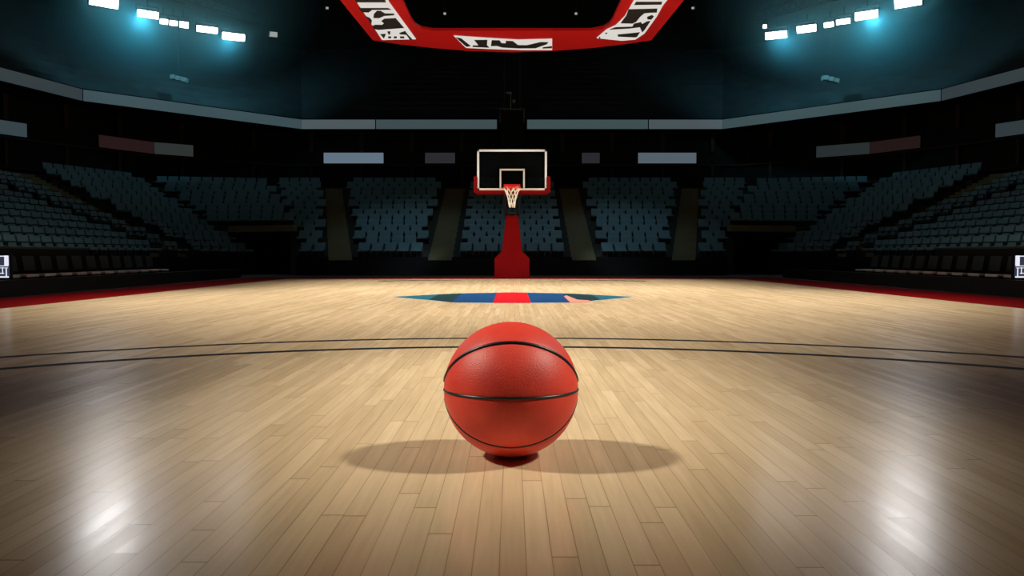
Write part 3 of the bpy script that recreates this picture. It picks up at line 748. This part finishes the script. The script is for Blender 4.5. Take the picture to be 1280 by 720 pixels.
panel('screen', [Zr(165, 500), Zr(300, 385), Zr(420, 330), Zr(540, 210), Zr(660, 0), Zr(720, -120), Zr(1200, -120), Zr(1050, 60), Zr(960, 220), Zr(800, 440), Zr(680, 520), Zr(500, 535)],
  [[Zr(740, -70), Zr(1120, -70), Zr(1090, -20), Zr(715, -20)],
   [Zr(690, 15), Zr(1035, 15), Zr(1025, 50), Zr(665, 55)],
   [Zr(590, 115), Zr(970, 105), Zr(965, 155), Zr(880, 158), Zr(800, 165), Zr(745, 210), Zr(690, 280), Zr(640, 302), Zr(485, 298), Zr(560, 195)],
   [Zr(835, 215), Zr(900, 190), Zr(925, 210), Zr(890, 250), Zr(840, 245)],
   [Zr(660, 305), Zr(755, 285), Zr(770, 310), Zr(835, 275), Zr(880, 270), Zr(800, 390), Zr(770, 420), Zr(740, 350), Zr(600, 368), Zr(335, 382), Zr(420, 352), Zr(640, 345)],
   [Zr(445, 450), Zr(740, 420), Zr(700, 480), Zr(670, 485), Zr(450, 475)],
   [Zr(285, 425), Zr(310, 428), Zr(300, 440), Zr(280, 440)], [Zr(195, 485), Zr(215, 480), Zr(215, 500), Zr(200, 500)]],
  'black and white right screen')
# dark centre housing inside the ring and cables
bm = bmesh.new(); box(bm, (0, -1.4, 1.6), (3.2, 3.0, 1.6), bev=0.05); new_obj('centre_housing', bm, M['dark_metal'], ringo)
bm = bmesh.new()
for x in (-3.0, 3.0):
    for y in (-5.0, 2.5): tube(bm, [(x, y, 0.5), (x * .6, y * .8, 14.0 - HZ)], 0.02, 6)
for x in (-1, 1): tube(bm, [(x, -1.4, 2.4), (x, -1.4, 14.0 - HZ)], 0.03, 6)
for y in (-2.4, -0.4): tube(bm, [(-3.0, y, .5), (3.0, y, .9)], 0.02, 6)
new_obj('hanger_cable', bm, M['dark_metal'], ringo)

# ------------------------------------------------------------------ courtside rows
def chair_proto():
    ms = {}
    bm = bmesh.new(); box(bm, (0, -0.02, 0.265), (0.34, 0.34, 0.045), bev=0.018); ms['cushion'] = (bm, M['cushion'])
    bm = bmesh.new(); rot = Matrix.Rotation(math.radians(-10), 3, 'X'); box(bm, (0, 0.19, 0.46), (0.33, 0.035, 0.26), rot=rot, bev=0.016); ms['backrest'] = (bm, M['chair'])
    bm = bmesh.new(); box(bm, (0, -0.0, 0.235), (0.33, 0.33, 0.02)); ms['seat_frame'] = (bm, M['dark_metal'])
    for k, (x, y) in enumerate(((-.15, -.15), (.15, -.15), (-.15, .16), (.15, .16))):
        bm = bmesh.new(); tube(bm, [(x, y, 0.0), (x, y, 0.235)], 0.011, 6)
        if y > 0: tube(bm, [(x, y, .235), (x, y + .06, .56)], 0.010, 6)
        ms['leg%d' % k] = (bm, M['dark_metal'])
    out = []
    for k, (b, m) in ms.items():
        me = bpy.data.meshes.new(k.rstrip('0123')); b.to_mesh(me); b.free(); me.materials.append(m); out.append((k.rstrip('0123'), me))
    return out
CP = chair_proto()
for s in (-1, 1):
    side = 'left' if s < 0 else 'right'
    for i in range(12):
        y = 12.55 + 0.50 * i
        r_ = empty('courtside_chair', (s * 8.0, y, 0), PI / 2 if s < 0 else -PI / 2)
        tag(r_, 'black courtside chair with pale seat, %s from the %s white screen' % (ordn(i), side), 'chair', 'chairs along the %s courtside' % side)
        for nm, me in CP:
            c = bpy.data.objects.new(nm, me); COL.objects.link(c); c.parent = r_
    # black board before the chairs
    bm = bmesh.new()
    box(bm, (s * 7.35, 15.3, 0.12), (0.14, 12.4, 0.24), bev=0.01)
    o = new_obj('courtside_board', bm, M['black']); tag(o, 'long low black board before the %s courtside chairs' % side, 'board')
    # black equipment tables at the near end, behind the screen
    r_ = tag(empty('courtside_table', (s * 8.65, 14.4, 0)), 'black draped table behind the %s courtside chairs' % side, 'table')
    bm = bmesh.new(); box(bm, (0, 0, 0.73), (0.4, 3.2, 0.04), bev=0.01); new_obj('tabletop', bm, M['chair'], r_)
    bm = bmesh.new(); box(bm, (0, 0, 0.355), (0.36, 3.1, 0.71)); new_obj('skirt', bm, M['black'], r_)
    # the white pixelated courtside screen
    r_ = tag(empty('courtside_screen', (s * 7.65, 12.0, 0)), 'small screen glowing white on the %s courtside' % side, 'screen')
    bm = bmesh.new(); box(bm, (0, 0, 0.42), (0.30, 0.05, 0.40), bev=0.01); box(bm, (0, 0.02, 0.11), (0.05, 0.05, 0.22)); box(bm, (0, 0.02, 0.012), (0.24, 0.2, 0.024))
    new_obj('casing', bm, M['black'], r_)
    bm = bmesh.new(); box(bm, (0, -0.028, 0.43), (0.26, 0.006, 0.34)); d_ = new_obj('display', bm, led('display_dark', (0.03, 0.04, 0.07), 1.0), r_)
    bm = bmesh.new(); u0 = -s
    bars = [(0.085, 0.52, 0.05, 0.15), (0.02, 0.585, 0.2, 0.014), (0.0, 0.44, 0.24, 0.012), (0.0, 0.275, 0.24, 0.022), (0.085, 0.35, 0.016, 0.13), (0.115, 0.52, 0.016, 0.14), (0.03, 0.37, 0.012, 0.10), (0.0, 0.33, 0.10, 0.012), (0.02, 0.41, 0.18, 0.008)]
    for x, z, a, b in bars: box(bm, (u0 * x, -0.033, z), (a, 0.006, b))
    new_obj('display_blocks', bm, led('display_white', (0.85, 0.85, 0.95), 0.95), d_)

# ------------------------------------------------------------------ haze around the floodlights
def haze(name, c, r, dens, lab):
    bm = bmesh.new(); bmesh.ops.create_icosphere(bm, subdivisions=3, radius=1.0)
    m = bpy.data.materials.new('stage_haze'); m.use_nodes = True; nt = m.node_tree; N = nt.nodes; L = nt.links
    N.remove(N['Principled BSDF'])
    v = N.new('ShaderNodeVolumeScatter'); v.inputs['Color'].default_value = (0.16, 0.60, 0.74, 1); v.inputs['Anisotropy'].default_value = 0.0
    tc = N.new('ShaderNodeTexCoord'); g = N.new('ShaderNodeTexGradient'); g.gradient_type = 'SPHERICAL'; L.new(tc.outputs['Object'], g.inputs[0])
    mu = N.new('ShaderNodeMath'); mu.operation = 'MULTIPLY'; L.new(g.outputs['Fac'], mu.inputs[0]); mu.inputs[1].default_value = dens
    L.new(mu.outputs[0], v.inputs['Density']); L.new(v.outputs[0], N['Material Output'].inputs['Volume'])
    o = new_obj(name, bm, m); o.location = c; o.scale = r
    return tag(o, lab, 'haze', kind='stuff')
for s in (-1, 1):
    side = 'left' if s < 0 else 'right'
    haze('haze', (s * 11.4, 27.0, 9.3), (5.4, 4.6, 3.1), 0.34, 'teal haze glowing round the %s floodlights' % side)

# ------------------------------------------------------------------ lights (arena lamps, and added spots out of view)
def spot(loc, aim, power, col, deg, blend, rad, flat_=1.0):
    l = bpy.data.lights.new('spot', 'SPOT'); l.energy = power; l.color = col; l.spot_size = math.radians(deg); l.spot_blend = blend; l.shadow_soft_size = rad
    o = bpy.data.objects.new('spot_lamp', l); COL.objects.link(o); o.location = loc
    o.rotation_euler = (Vector(aim) - Vector(loc)).to_track_quat('-Z', 'Y').to_euler(); o.scale = (1, flat_, 1); return o
def point(loc, power, col, rad):
    l = bpy.data.lights.new('point', 'POINT'); l.energy = power; l.color = col; l.shadow_soft_size = rad
    o = bpy.data.objects.new('point_lamp', l); COL.objects.link(o); o.location = loc; return o
WARM = (1.0, 0.92, 0.76); COOL = (0.55, 0.86, 1.0)
spot((0, 3.6, 12), (0, 6.5, 0), 3800, WARM, 34, 1.0, 0.5)                            # added unseen centre wash over the near arc
for s in (-1, 1):
    spot((s * 9.0, 2.5, 8.9), (s * 0.05, 3.55, 0), 8000, WARM, 22.0, 1.0, 0.5, 0.46)          # side keys crossing the ball
    spot((s * 10.0, 11.0, 9.0), (s * 0.8, 11.3, 0), 11500, WARM, 59, 1.0, 0.5, 0.93)                  # added unseen court wash
    spot((s * 10.0, 17.0, 9.0), (s * 0.8, 17.0, 0), 8200, WARM, 58, 1.0, 0.5, 0.66)  # second wash added out of view for the far court
    spot((s * 6.0, 10.0, 10.0), (0, 19.8, 2.2), 4600, (0.76, 0.93, 1.0), 14, 1.0, 0.3)  # added hoop spots, out of view, brightening backboard and stanchion
    spot(lamp_pos(LEFT[0][0] if s < 0 else RIGHT[0][0], 3) + Vector((0, -0.45, -0.2)), (s * 1.2, 2.2, 0), 420, (0.9, 0.96, 1.0), 20, 1.0, 0.8)
    for px, py in (((292, 46), (185, 18)) if s < 0 else ((970, 44), (1083, 19))):
        p = lamp_pos(px, py) + Vector((0, -0.5, -0.25))
        spot(p, p + Vector((s * 3.0, 5.0, -0.3)), 420, (0.22, 0.76, 1.0), 125, 0.8, 0.15)     # added teal spots beside the rig lamps, for haze and upper deck
    spot((s * 2.5, 19.5, 12), (s * 3.0, 25.2, 0.6), 800, COOL, 40, 1.0, 0.5)  # unseen cool spots added to light the far seats
    spot((s * 8.0, 17, 12), (s * 9.6, 18.5, 0.6), 240, COOL, 34, 1.0, 0.5)  # unseen cool spots added over the side banks
